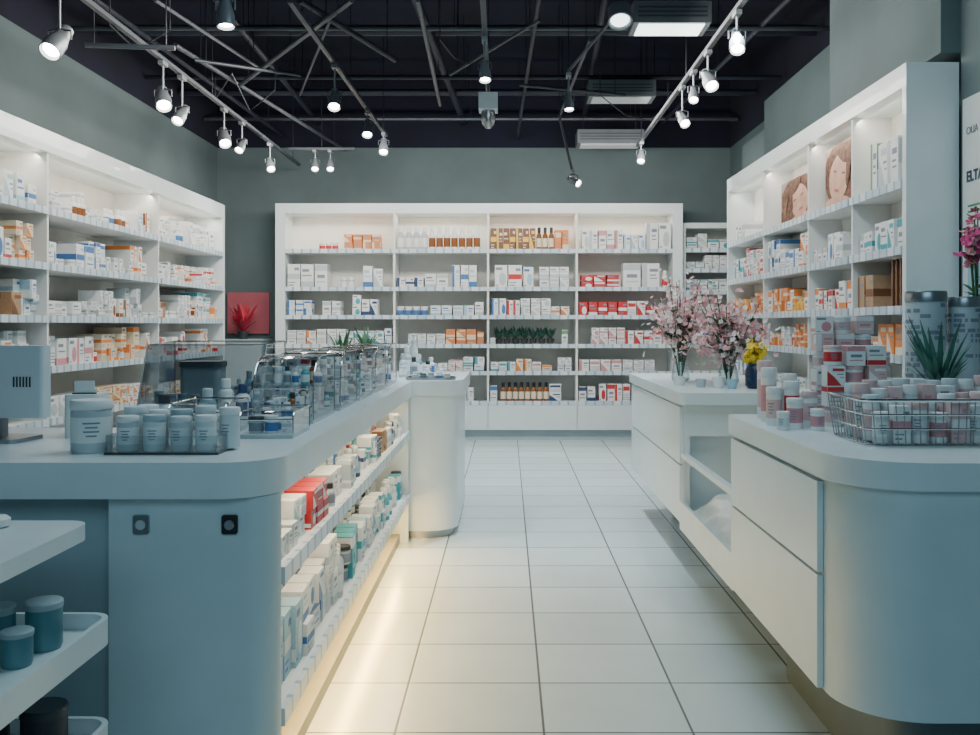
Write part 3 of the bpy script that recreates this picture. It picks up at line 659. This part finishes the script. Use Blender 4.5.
bouquet((1.34,5.10,.96),'yellow flowers in a dark blue pot on the right worktop',.055,.13,.072,.12,200,['petalyel','petalyel'],vm='pot',stems=18,fr=.020,leafn=54,vprof=[(.045,0),(.06,.015),(.06,.10),(.045,.125),(.05,.135)])
for i,(x,y,r,h_,mm) in enumerate(((.97,5.35,.035,.05,'pwhite'),(1.06,5.2,.03,.045,'pgrey'),(1.14,5.12,.035,.06,'pwhite'),(1.20,5.06,.03,.05,'lightblue'))):
    t=thing('cup',f'small {["white","grey","tall white","pale blue"][i]} cup at the front edge of flower worktop','cup',(x,y,.96)); MB().lathe([(r*.75,0),(r,h_),(r*.93,h_),(r*.7,.006)],20,capt=True).build('bowl',mm,t)
t=thing('wire_basket','wire basket full of jars on the nearest right worktop','basket',(1.28,2.80,ZT))
a,b=.27,.15
mb=MB()
for z in (.004,.05,.09,.13):
    mb.tube([(x*(1+z*.5),y*(1+z*.5),z) for x,y in rrect(-a,a,-b,b,.03,4)],.0028 if z<.12 else .005,6,closed=True)
mb.build('rims','chrome',t)
mb=MB()
for i in range(25):
    x=-a+.02+i*(2*a-.04)/24
    for s in (-1,1): mb.tube([(x,s*b,.004),(x*1.065,s*b*1.065,.13)],.0018,5)
    mb.tube([(x,-b,.004),(x,b,.004)],.0015,4)
for i in range(12):
    y=-b+.02+i*(2*b-.04)/11
    for s in (-1,1): mb.tube([(s*a,y,.004),(s*a*1.065,y*1.065,.13)],.0018,5)
mb.build('wires','steel',t)
for j in range(4):
    x=1.28-.245; i=0
    while x<1.28+.235:
        y=2.80-.11+.073*j; r_=random.uniform(.019,.026); q=random.random(); hh=.085+.022*j+.03*random.random()
        if q<.65:
            canister(x+r_,y,ZT+.007,r_,hh,random.choice(['pwhite','pwhite','shell','rose']),random.choice(['pink','rose','shell','pwhite','rose','shell']),random.choice(['pwhite','shell','rose']),f'small labelled jar in wire basket, {ORD[i]} from left, {ORD[j]} row from front',grp='jars in the wire basket')
        else:
            kk=random.choice(['Rose','pink','plain','plain','Grey']); put('carton',kk,r_*1.9,.045,hh,Vector((x+r_,y,ZT+.007)),random.uniform(-.15,.15),f'{look("carton",kk)} in the wire basket, {ORD[i]} from left, {ORD[j]} row','cartons in the wire basket')
        x+=2*r_+.006; i+=1
def pk(x,y,z,lab,r=.035,h=.11,ml='pink',mc='pwhite'): canister(x,y,z,r,h,'pwhite',ml,mc,lab,grp='pink labelled jars on the right worktop')
pk(.945,3.12,ZT,'white jar with pink label, front left of the group beside basket',.026,.10)
pk(1.005,3.16,ZT,'white jar with pale label, second from left of front group beside basket',.025,.12,'rose','rose')
pk(.905,3.22,ZT,'white jar with pink label, left of the second row beside basket',.026,.13,'rose')
pk(.965,3.22,ZT,'white jar with red label in the second row beside basket',.025,.15,'red')
pk(.92,3.34,ZT,'tall white jar with pink label at the far left worktop corner',.027,.19)
pk(.985,3.32,ZT,'white jar with grey label behind the pink labelled jars',.026,.17,'pgrey')
pk(.94,3.46,ZT,'tall rose-capped jar at the back left worktop corner',.028,.21,'rose','rose')
pk(1.0,3.06,ZT,'short white jar with pink label nearest the basket corner',.022,.07)
pk(.895,3.08,ZT,'short white jar alone at the aisle edge of near right worktop',.020,.06,'shell')
def stackrow(x0,x1,y,lev,words,gid,h0=.062):
    for j in range(lev):
        x=x0+random.uniform(0,.01); i=0
        while x<x1-.05:
            kk=random.choice(['pink','plain','red','Rose','pink','Rose']); w_=.066
            q=(i+j)%3
            if q==0: canister(x+w_/2,y,ZT+h0*j,w_*.45,h0*.99,'pwhite',random.choice(['pink','red','rose']),random.choice(['pwhite','rose']),f'small white and pink tub, {ORD[i]} from left, {ORD[j]} layer up, {words}',name='stacked_tub',cat='tub',grp=gid+' tubs')
            else: put('carton',kk,w_*.93,.06,h0*.985,Vector((x+w_/2,y,ZT+h0*j)),random.uniform(-.08,.08),f'{look("carton",kk)}, {ORD[i]} from left, {ORD[j]} layer up, {words}',gid+' cartons')
            x+=w_+.003; i+=1
stackrow(1.06,1.30,3.20,4,'front stack','front stack behind the basket',.068)
stackrow(1.06,1.32,3.31,6,'rear stack','rear stack behind the basket',.062)
t=thing('display_riser','pale display riser behind the stacked tubs','riser',(1.53,3.32,ZT)); MB().box(-.15,.34,-.10,.18,0,.14).build('block','white',t,bevel=.005); MB().box(-.14,.33,-.09,.17,.1405,.146).build('mat','greywhite',t)
def mesh_can(x,y,z,r,h,lab):
    t=thing('patterned_canister',lab,'canister',(x,y,z))
    MB().lathe([(r*.97,0),(r,.006),(r,h*.88)],28,capt=False).build('body','pgrey',t)
    m=MB()
    for q in range(14):
        k=0
        while k<36:
            L=random.choice((1,2,3,4)); 
            if random.random()<.62 and not (5<=q<=6):
                for s_ in range(L):
                    a0=2*PI*(k+s_)/36; a1=a0+2*PI/36*.98; z0=h*(.04+.06*q); z1=z0+h*.042; rr=r*1.012
                    m.quad(((rr*math.cos(a0),rr*math.sin(a0),z0),(rr*math.cos(a1),rr*math.sin(a1),z0),(rr*math.cos(a1),rr*math.sin(a1),z1),(rr*math.cos(a0),rr*math.sin(a0),z1)))
            k+=L+1
    m.build('label_print','ink',t,smooth=False)
    MB().lathe([(r*1.03,h*.88),(r*1.04,h*.9),(r*1.04,h*.98),(r,h)],28).build('lid','steel',t)
mesh_can(1.455,3.30,ZT+.147,.066,.31,'tall grey-blue printed tin on the riser, left of the two')
mesh_can(1.585,3.30,ZT+.147,.052,.29,'tall grey-blue printed tin on the riser, right of the two')
potplant((1.40,3.08,ZT),'blue-green spiky potted plant behind the wire basket',.20,60,'leafblue','pgrey',.045,.12,.009,1.2)
bouquet((1.70,3.43,ZT+.147),'magenta flowers on tall stems at the right edge',.035,.16,.055,.50,80,['petalmag','petalpink'],stems=9,fr=.024,leafn=27,clump=.25,low=.8,f0=.7)
# ---------------------------------------------------------------- poster
t=thing('poster','white wall poster with dark lettering at the far right','poster',(2.362,4.90,1.30))
MB().box(-.012,0,-.66,0,0,1.16).build('sheet','pwhite',t,bevel=.002)
def text(s,size,loc,m,par,nm='lettering',off=0):
    cu=bpy.data.curves.new('t','FONT'); cu.body=s; cu.size=size; cu.extrude=.001; cu.offset=off
    o=bpy.data.objects.new('tmp',cu); C.objects.link(o); bpy.context.view_layer.update()
    me=bpy.data.meshes.new_from_object(o); bpy.data.objects.remove(o)
    me.materials.clear(); me.materials.append(M[m]); x=ob(nm,me,par); x.location=loc; x.rotation_euler=(PI/2,0,-PI/2); return x
text('OUA',.055,(-.0145,-.045,.97),'ink',t); text('ELTA',.075,(-.0145,-.045,.73),'lettering',t,off=.0022)
m=MB()
for q in range(3): m.box(-.0145,-.0125,-.45,-.06,.60-.03*q,.61-.03*q)
m.build('printed_lines','green',t)
MB().box(-.0145,-.0125,-.6,-.06,.06,.42).build('printed_panel','lightblue',t)

# ---------------------------------------------------------------- ceiling
def tube_thing(name,label,cat,p,q,r,m,seg=10,rods=None):
    t=thing(name,label,cat,p); p=Vector(p); q=Vector(q)
    MB().tube([(0,0,0),tuple(q-p)],r,seg).build('pipe',m,t)
    for f in rods or []:
        a=(q-p)*f; MB().tube([(a.x,a.y,a.z+r*.5),(a.x,a.y,ZC-p.z-.001)],.004,6).build('hanger_rod','rod',t)
        MB().tube([(a.x-.001,a.y,a.z-r*1.15),(a.x+r*1.15,a.y,a.z),(a.x,a.y,a.z+r*1.15),(a.x-r*1.15,a.y,a.z)],.004,5,closed=True).build('clamp','rod',t)
    return t
def rail(p,q,label,rods=(.05,.5,.95)):
    t=thing('track_rail',label,'track rail',p); p=Vector(p);q=Vector(q); d=q-p; L=d.length; a=math.atan2(d.y,d.x)
    r=MB().box(0,L,-.016,.016,0,.026).build('profile','track',t,bevel=.003); r.rotation_euler=(0,0,a)
    MB().box(0.01,L-.01,-.006,.006,-.002,0).build('slot','black',r)
    for f in rods: v=d*f; MB().tube([(v.x,v.y,.026),(v.x,v.y,ZC-p.z-.001)],.004,6).build('hanger_rod','rod',t)
rail((-2.35,4.4,3.1),(-2.35,10.75,3.1),'long lighting track rail above the left shelving')
rail((1.32,4.4,3.1),(1.32,9.6,3.1),'lighting track rail above the right counters')
rail((-1.28,5.6,3.2),(-1.22,9.6,3.2),'lighting track rail between left shelving and aisle')
rail((-.13,4.6,3.1),(-.15,7.9,3.1),'lighting track rail above the middle of the aisle')
rail((-2.3,10.0,3.14),(-1.6,10.0,3.14),'short cross track rail near the back left',(.5,))
def spot(x,y,zr,drop,aim,label,s=1.0):
    s*=.88
    t=thing('track_spotlight',label,'spotlight',(x,y,zr))
    MB().box(-.018,.018,-.05,.05,-.028,-.002).build('adapter','lamp',t,bevel=.003)
    MB().tube([(0,0,-.028),(0,0,-drop+.05)],.007,8).build('stem','lamp',t)
    MB().tube([(-.055*s,0,-drop),(-.055*s,0,-drop+.045),(0,0,-drop+.055),(.055*s,0,-drop+.045),(.055*s,0,-drop)],.005,6).build('yoke','track',t)
    h=MB().lathe([(.022*s,.085*s),(.032*s,.08*s),(.036*s,.02*s),(.050*s,-.03*s),(.052*s,-.105*s),(.047*s,-.105*s),(.044*s,-.08*s)],20,capt=False).build('housing','lamp',t)
    d=(Vector(aim)-Vector((x,y,zr-drop))).normalized(); q=d.to_track_quat('-Z','Y'); h.rotation_mode='QUATERNION'; h.rotation_quaternion=q; h.location=(0,0,-drop)
    MB().lathe([(.040*s,-.088*s),(.040*s,-.082*s)],20).build('lens','lens',h)
for i,(y,dr,s) in enumerate(((4.99,.30,1.25),(6.49,.24,1.2),(6.87,.27,1.0),(7.89,.23,1.15),(8.42,.2,.9),(9.42,.2,.95))):
    spot(-2.35,y,3.1,dr,(-2.35+(.6 if i%2 else -.3),y-1.3,1.3),f'track spotlight on the left rail, {ORD[i]} from the camera',s)
for i,(y,dr) in enumerate(((5.45,.16),(6.24,.18),(6.72,.16),(7.15,.24),(9.35,.13))):
    spot(1.32,y,3.1,dr,(1.1+.5*(i%2),y-1.1-.4*(i%2),1.3),f'track spotlight on the right rail, {ORD[i]} from the camera',[1.0,1.05,.8,.9,.9][i])
for i,(x,y,dr) in enumerate(((-1.26,6.95,.24),(-1.24,8.45,.14),(-1.22,9.4,.12))):
    spot(x,y,3.2,dr,(x+.1,y-1.2,1.2),f'track spotlight on the short middle-left rail, {ORD[i]} from the camera',1.05)
spot(-.14,5.95,3.1,.2,(0,5.0,0),'track spotlight on the aisle rail, above the box camera',.85)
for i,x in enumerate((-2.02,-1.86)): spot(x,10.0,3.14,.14,(x+.2,8.9,1.3),f'spotlight on the short cross rail, {"left" if i==0 else "right"} one',.9)
tube_thing('ceiling_pipe','short pipe carrying the upper left spotlight','pipe',(-1.9,4.6,3.05),(-.9,5.0,3.05),.014,'track',rods=(.1,.9))
spot(-1.42,4.79,3.03,.14,(-1.2,4.4,0),'spotlight on the short pipe at upper left',1.0)
tube_thing('ceiling_pipe','short drop pipe in the middle of the ceiling','pipe',(.46,7.1,3.2),(.74,6.2,3.36),.012,'track',rods=(.0,1))
spot(.46,7.1,3.18,.2,(.6,6.4,0),'spotlight hanging mid-ceiling right of the aisle rail',.85)
tube_thing('ceiling_pipe','slanting drop pipe hanging before the back wall','pipe',(.47,8.6,3.2),(.60,8.8,2.74),.012,'track',rods=(.0,))
spot(.61,8.8,2.74,.10,(1.5,8.0,2.0),'lowest spotlight hanging from the slanting drop pipe',.85)
t=thing('downlight','round white downlight at top of the ceiling near the aisle','downlight',(.73,6.15,3.30))
MB().tube([(0,0,.08),(0,0,ZC-3.30-.001)],.006,6).build('hanger_rod','rod',t); h=MB().lathe([(.05,.08),(.075,.06),(.08,-.05),(.068,-.05),(.06,-.03)],24,capt=False).build('housing','lamp',t); MB().lathe([(.062,-.034),(.06,-.03)],24).build('lens','panelem',h); h.rotation_euler=(-.5,0,0)
t=thing('box_camera','grey box camera with round lens under the aisle rail','camera',(-.14,7.1,3.10))
MB().tube([(0,0,0),(0,0,-.08)],.01,8).build('stem','lamp',t); MB().box(-.07,.07,-.09,.09,-.20,-.08).build('body','pgrey',t,bevel=.012)
MB().lathe([(.02,-.33),(.045,-.30),(.055,-.25),(.05,-.20)],20).build('dome','steel',t)
for i,(x0,x1,y,z) in enumerate(((.88,1.42,6.75,3.40),(.76,1.38,8.95,3.42),(.76,1.48,10.4,3.26))):
    t=thing('ceiling_panel',['bright rectangular light panel, nearest of the three hung panels','pale grey ceiling unit, middle of the three hung panels','pale grey ceiling unit nearest the back wall'][i],'ceiling unit',((x0+x1)/2,y,z)); a=(x1-x0)/2
    MB().box(-a,a,-.16,.16,0,.15).build('casing','lamp',t,bevel=.012); MB().box(-a+.04,a-.04,-.13,.13,-.006,-.0005).build('diffuser','panelem' if i==0 else 'pwhite',t)
    m=MB()
    for q in range(3): m.box(-a+.03,a-.03,-.166,-.161,.04+.03*q,.05+.03*q)
    m.build('louvres','track',t)
    for s in (-1,1): MB().tube([(s*a*.8,0,.15),(s*a*.8,0,ZC-z-.001)],.004,6).build('hanger_rod','rod',t)
k=0
for y,z,r,m in ((5.7,3.66,.018,'pipe'),(6.0,3.62,.022,'pipelight'),(6.55,3.72,.035,'pipe'),(7.3,3.58,.020,'pipelight'),(7.9,3.75,.045,'pipe'),(8.9,3.62,.022,'pipe'),(9.8,3.7,.035,'pipe'),(10.6,3.6,.022,'pipelight')):
    tube_thing('ceiling_pipe',f'dark pipe crossing the whole ceiling, {ORD[k]} from the camera','pipe',(XL+.02,y,z),(XR-.05 if y>6.9 else 2.22,y,z),r,m,rods=(.2,.5,.8)); k+=1
for i,(x,xb,z,r,m) in enumerate(((-2.85,-2.6,3.50,.02,'pipe'),(-2.05,-2.2,3.66,.028,'pipe'),(-.75,-.5,3.66,.035,'pipe'),(.25,.12,3.48,.016,'pipe'),(.62,.9,3.70,.028,'pipe'),(2.10,1.75,3.6,.02,'pipe'))):
    tube_thing('ceiling_pipe',f'dark conduit running from front to back wall, {ORD[i]} from left','pipe',(x,4.6,z),(xb,YB-.05,z),r,m,rods=(.25,.6,.9))
for a_,b_,z0,z1,r,m,lab in (((240,85),(352,0),3.32,3.32,.018,'track','pale diagonal pipe crossing at upper left, rising rightwards'),
    ((155,0),(262,70),3.3,3.4,.012,'track','thin diagonal pipe near the upper left corner'),
    ((175,45),(345,150),3.34,3.34,.018,'pipelight','long dark diagonal pipe above left rail'),
    ((418,0),(440,105),3.30,3.30,.016,'track','straight pipe running deep between the middle rails'),
    ((300,0),(395,60),3.36,3.36,.022,'pipe','thick dark diagonal pipe left of the aisle rail'),
    ((590,40),(560,115),3.34,3.34,.013,'track','slim pipe slanting toward the mid-ceiling spotlight'),
    ((85,45),(175,48),3.02,3.02,.016,'track','short pale pipe at upper left beside the rail'),
    ((330,20),(300,95),3.38,3.38,.010,'pipelight','thin slanting brace left of the middle rail'),
    ((195,60),(300,75),3.3,3.3,.014,'pipelight','pale brace pipe between left rail and middle rail'),
    ((450,75),(540,20),3.42,3.42,.012,'pipelight','dark brace crossing over the aisle rail'),
    ((520,85),(625,95),3.40,3.40,.014,'pipelight','dark cross piece beside the mid-ceiling spotlight')):
    p=onz(*a_,z0); q=onz(*b_,z1); tube_thing('ceiling_pipe',lab,'pipe',p,q,r,m,rods=(.1,.9))
for i,pts in enumerate((((215,100),(232,70),(250,108),(275,90)),((440,40),(455,55),(470,60),(485,52)),((600,95),(625,112),(650,118),(668,105)),((110,25),(130,40),(150,38),(170,30)))):
    P=[onz(x,y,3.3) for x,y in pts]; Q=[]
    for s in range(len(P)-1):
        for f in (0,.33,.66): Q.append(P[s].lerp(P[s+1],f)-Vector((0,0,.03*math.sin(PI*(s+f)/3))))
    Q.append(P[-1]); m=MB(); m.tube([Q[0]+Vector((0,0,.2))]+Q+[Q[-1]+Vector((0,0,.2))],.005,6); o=m.build('power_cable','dark'); tag(o,['dark cable looping between left rail and diagonal pipe','dark cable loop left of the aisle rail','dark cable loop under the light panels','dark cable loop near the upper left spotlight'][i],'cable')

# ---------------------------------------------------------------- cartons: the 300 largest in view stay single, the rest is one filling
bpy.context.view_layer.update(); dg=bpy.context.evaluated_depsgraph_get(); sc=bpy.context.scene
camp=Vector((0,0,H)); scored=[]
for o in CARTONS:
    mw=o.matrix_world; vis=0
    for lx,lz in ((0,.5),(-.35,.8),(.35,.8),(0,.9)):
        p=mw@Vector((lx,-.5,lz)); d=p-camp; L=d.length; d.normalize(); st=camp.copy(); rem=L+.02; 
        for _ in range(14):
            if rem<=0: break
            hit,loc,nn,idx,ho,mm=sc.ray_cast(dg,st,d,distance=rem)
            if not hit: break
            if ho.original==o or ho.name==o.name: vis+=1; break
            if ho.active_material and ho.active_material.name in('glass','acrylic','smoked'):
                rem-=(loc-st).length+.001; st=loc+d*.001; continue
            break
    p=mw.translation; nrm=(mw.to_3x3()@Vector((0,-1,0))).normalized(); fac=max(.15,abs(nrm.dot((camp-p).normalized())))
    sx=abs(F*p.x/p.y+PX-490)<500
    scored.append((vis/4*o.scale.x*o.scale.z*fac/p.y**2 if (vis and sx) else 0, o.name, o))
scored.sort(key=lambda q:-q[0])
rest=[q[2] for q in scored[300:]]
mats=[]; bmr=bmesh.new()
for o in rest:
    me=o.data; n0=len(bmr.faces); nv=len(bmr.verts); bmr.from_mesh(me); bmr.verts.ensure_lookup_table(); bmr.faces.ensure_lookup_table()
    mw=o.matrix_world
    for v in bmr.verts[nv:]: v.co=mw@v.co
    for f in bmr.faces[n0:]:
        m=me.materials[f.material_index]
        if m not in mats: mats.append(m)
        f.material_index=mats.index(m)
me=bpy.data.meshes.new('small_medicine_cartons'); bmr.to_mesh(me); bmr.free()
for m in mats: me.materials.append(m)
for o in rest: bpy.data.objects.remove(o)
o=ob('small_medicine_cartons',me); tag(o,'remaining small and half-hidden medicine cartons packed across all the shelves','cartons'); o['kind']='stuff'

# ---------------------------------------------------------------- lights
def area(loc,direction,sx,sy,e,col):
    l=bpy.data.lights.new('area','AREA'); l.shape='RECTANGLE'; l.size=sx; l.size_y=sy; l.energy=e; l.color=col
    o=bpy.data.objects.new('area_light',l); C.objects.link(o); o.location=loc; o.rotation_euler=Vector(direction).to_track_quat('-Z','Y').to_euler(); return o
area((-.3,9.0,3.0),(0,1.5,-1.25),4.4,.3,94,(1,.95,.87))  # unseen washers without fixtures, added to brighten back, left and right shelving
area((-1.7,7.2,3.1),(-1.5,0,-.95),5,.25,92,(1,.94,.84))
area((1.05,7.0,3.1),(1.4,0,-.75),4,.25,54,(1,.94,.86))
area((.2,3.4,3.45),(0,.05,-1),1.6,2.2,58,(.70,.92,1))
area((0,-.8,2.7),(0,1,-.45),3,1.2,30,(.52,.84,1))  # added cyan fill behind the camera, brightens the near counters
area((-.3,10.78,2.54),(0,.5,-1),4.2,.04,11,(1,.86,.68))
area((-3.04,7.4,2.40),(-.7,0,-1),5,.04,12,(1,.86,.68))
area((2.13,7.0,2.53),(.8,0,-1),3.8,.04,7,(1,.88,.72))
area((-.63,4.05,.235),(.75,0,-1),3.0,.04,28,(1,.62,.18))
for z in (.61,.84): area((-.61,4.05,z),(-.5,0,-1),3.1,.03,4.5,(1,.80,.54))
def sp(loc,d,e,col,ang=70):
    l=bpy.data.lights.new('spot','SPOT'); l.energy=e; l.color=col; l.spot_size=math.radians(ang); l.spot_blend=.8; l.shadow_soft_size=.04
    o=bpy.data.objects.new('spot_light',l); C.objects.link(o); o.location=loc; o.rotation_euler=Vector(d).to_track_quat('-Z','Y').to_euler()
for x,y in ((.2,6.4),(.1,8.6)): sp((x-.1,y,3.3),(0,.05,-1),330,(.80,.94,1),75)
sp((-1.3,5.6,3.1),(.45,-.1,-2.1),120,(.93,.97,1),70)
sp((1.3,5.4,3.0),(0,.15,-2.1),90,(.86,.96,1),70)
W=bpy.data.worlds.new('World'); bpy.context.scene.world=W; W.use_nodes=True
W.node_tree.nodes['Background'].inputs[0].default_value=(.11,.27,.36,1); W.node_tree.nodes['Background'].inputs[1].default_value=.42
# ---------------------------------------------------------------- camera
cam=bpy.data.cameras.new('Camera'); co=bpy.data.objects.new('Camera',cam); C.objects.link(co)
co.location=(0,0,H); co.rotation_euler=(PI/2,0,0); cam.sensor_width=36; cam.lens=F/980*36
cam.shift_x=-(PX-490)/980; cam.shift_y=-(367.5-PY)/980
bpy.context.scene.camera=co
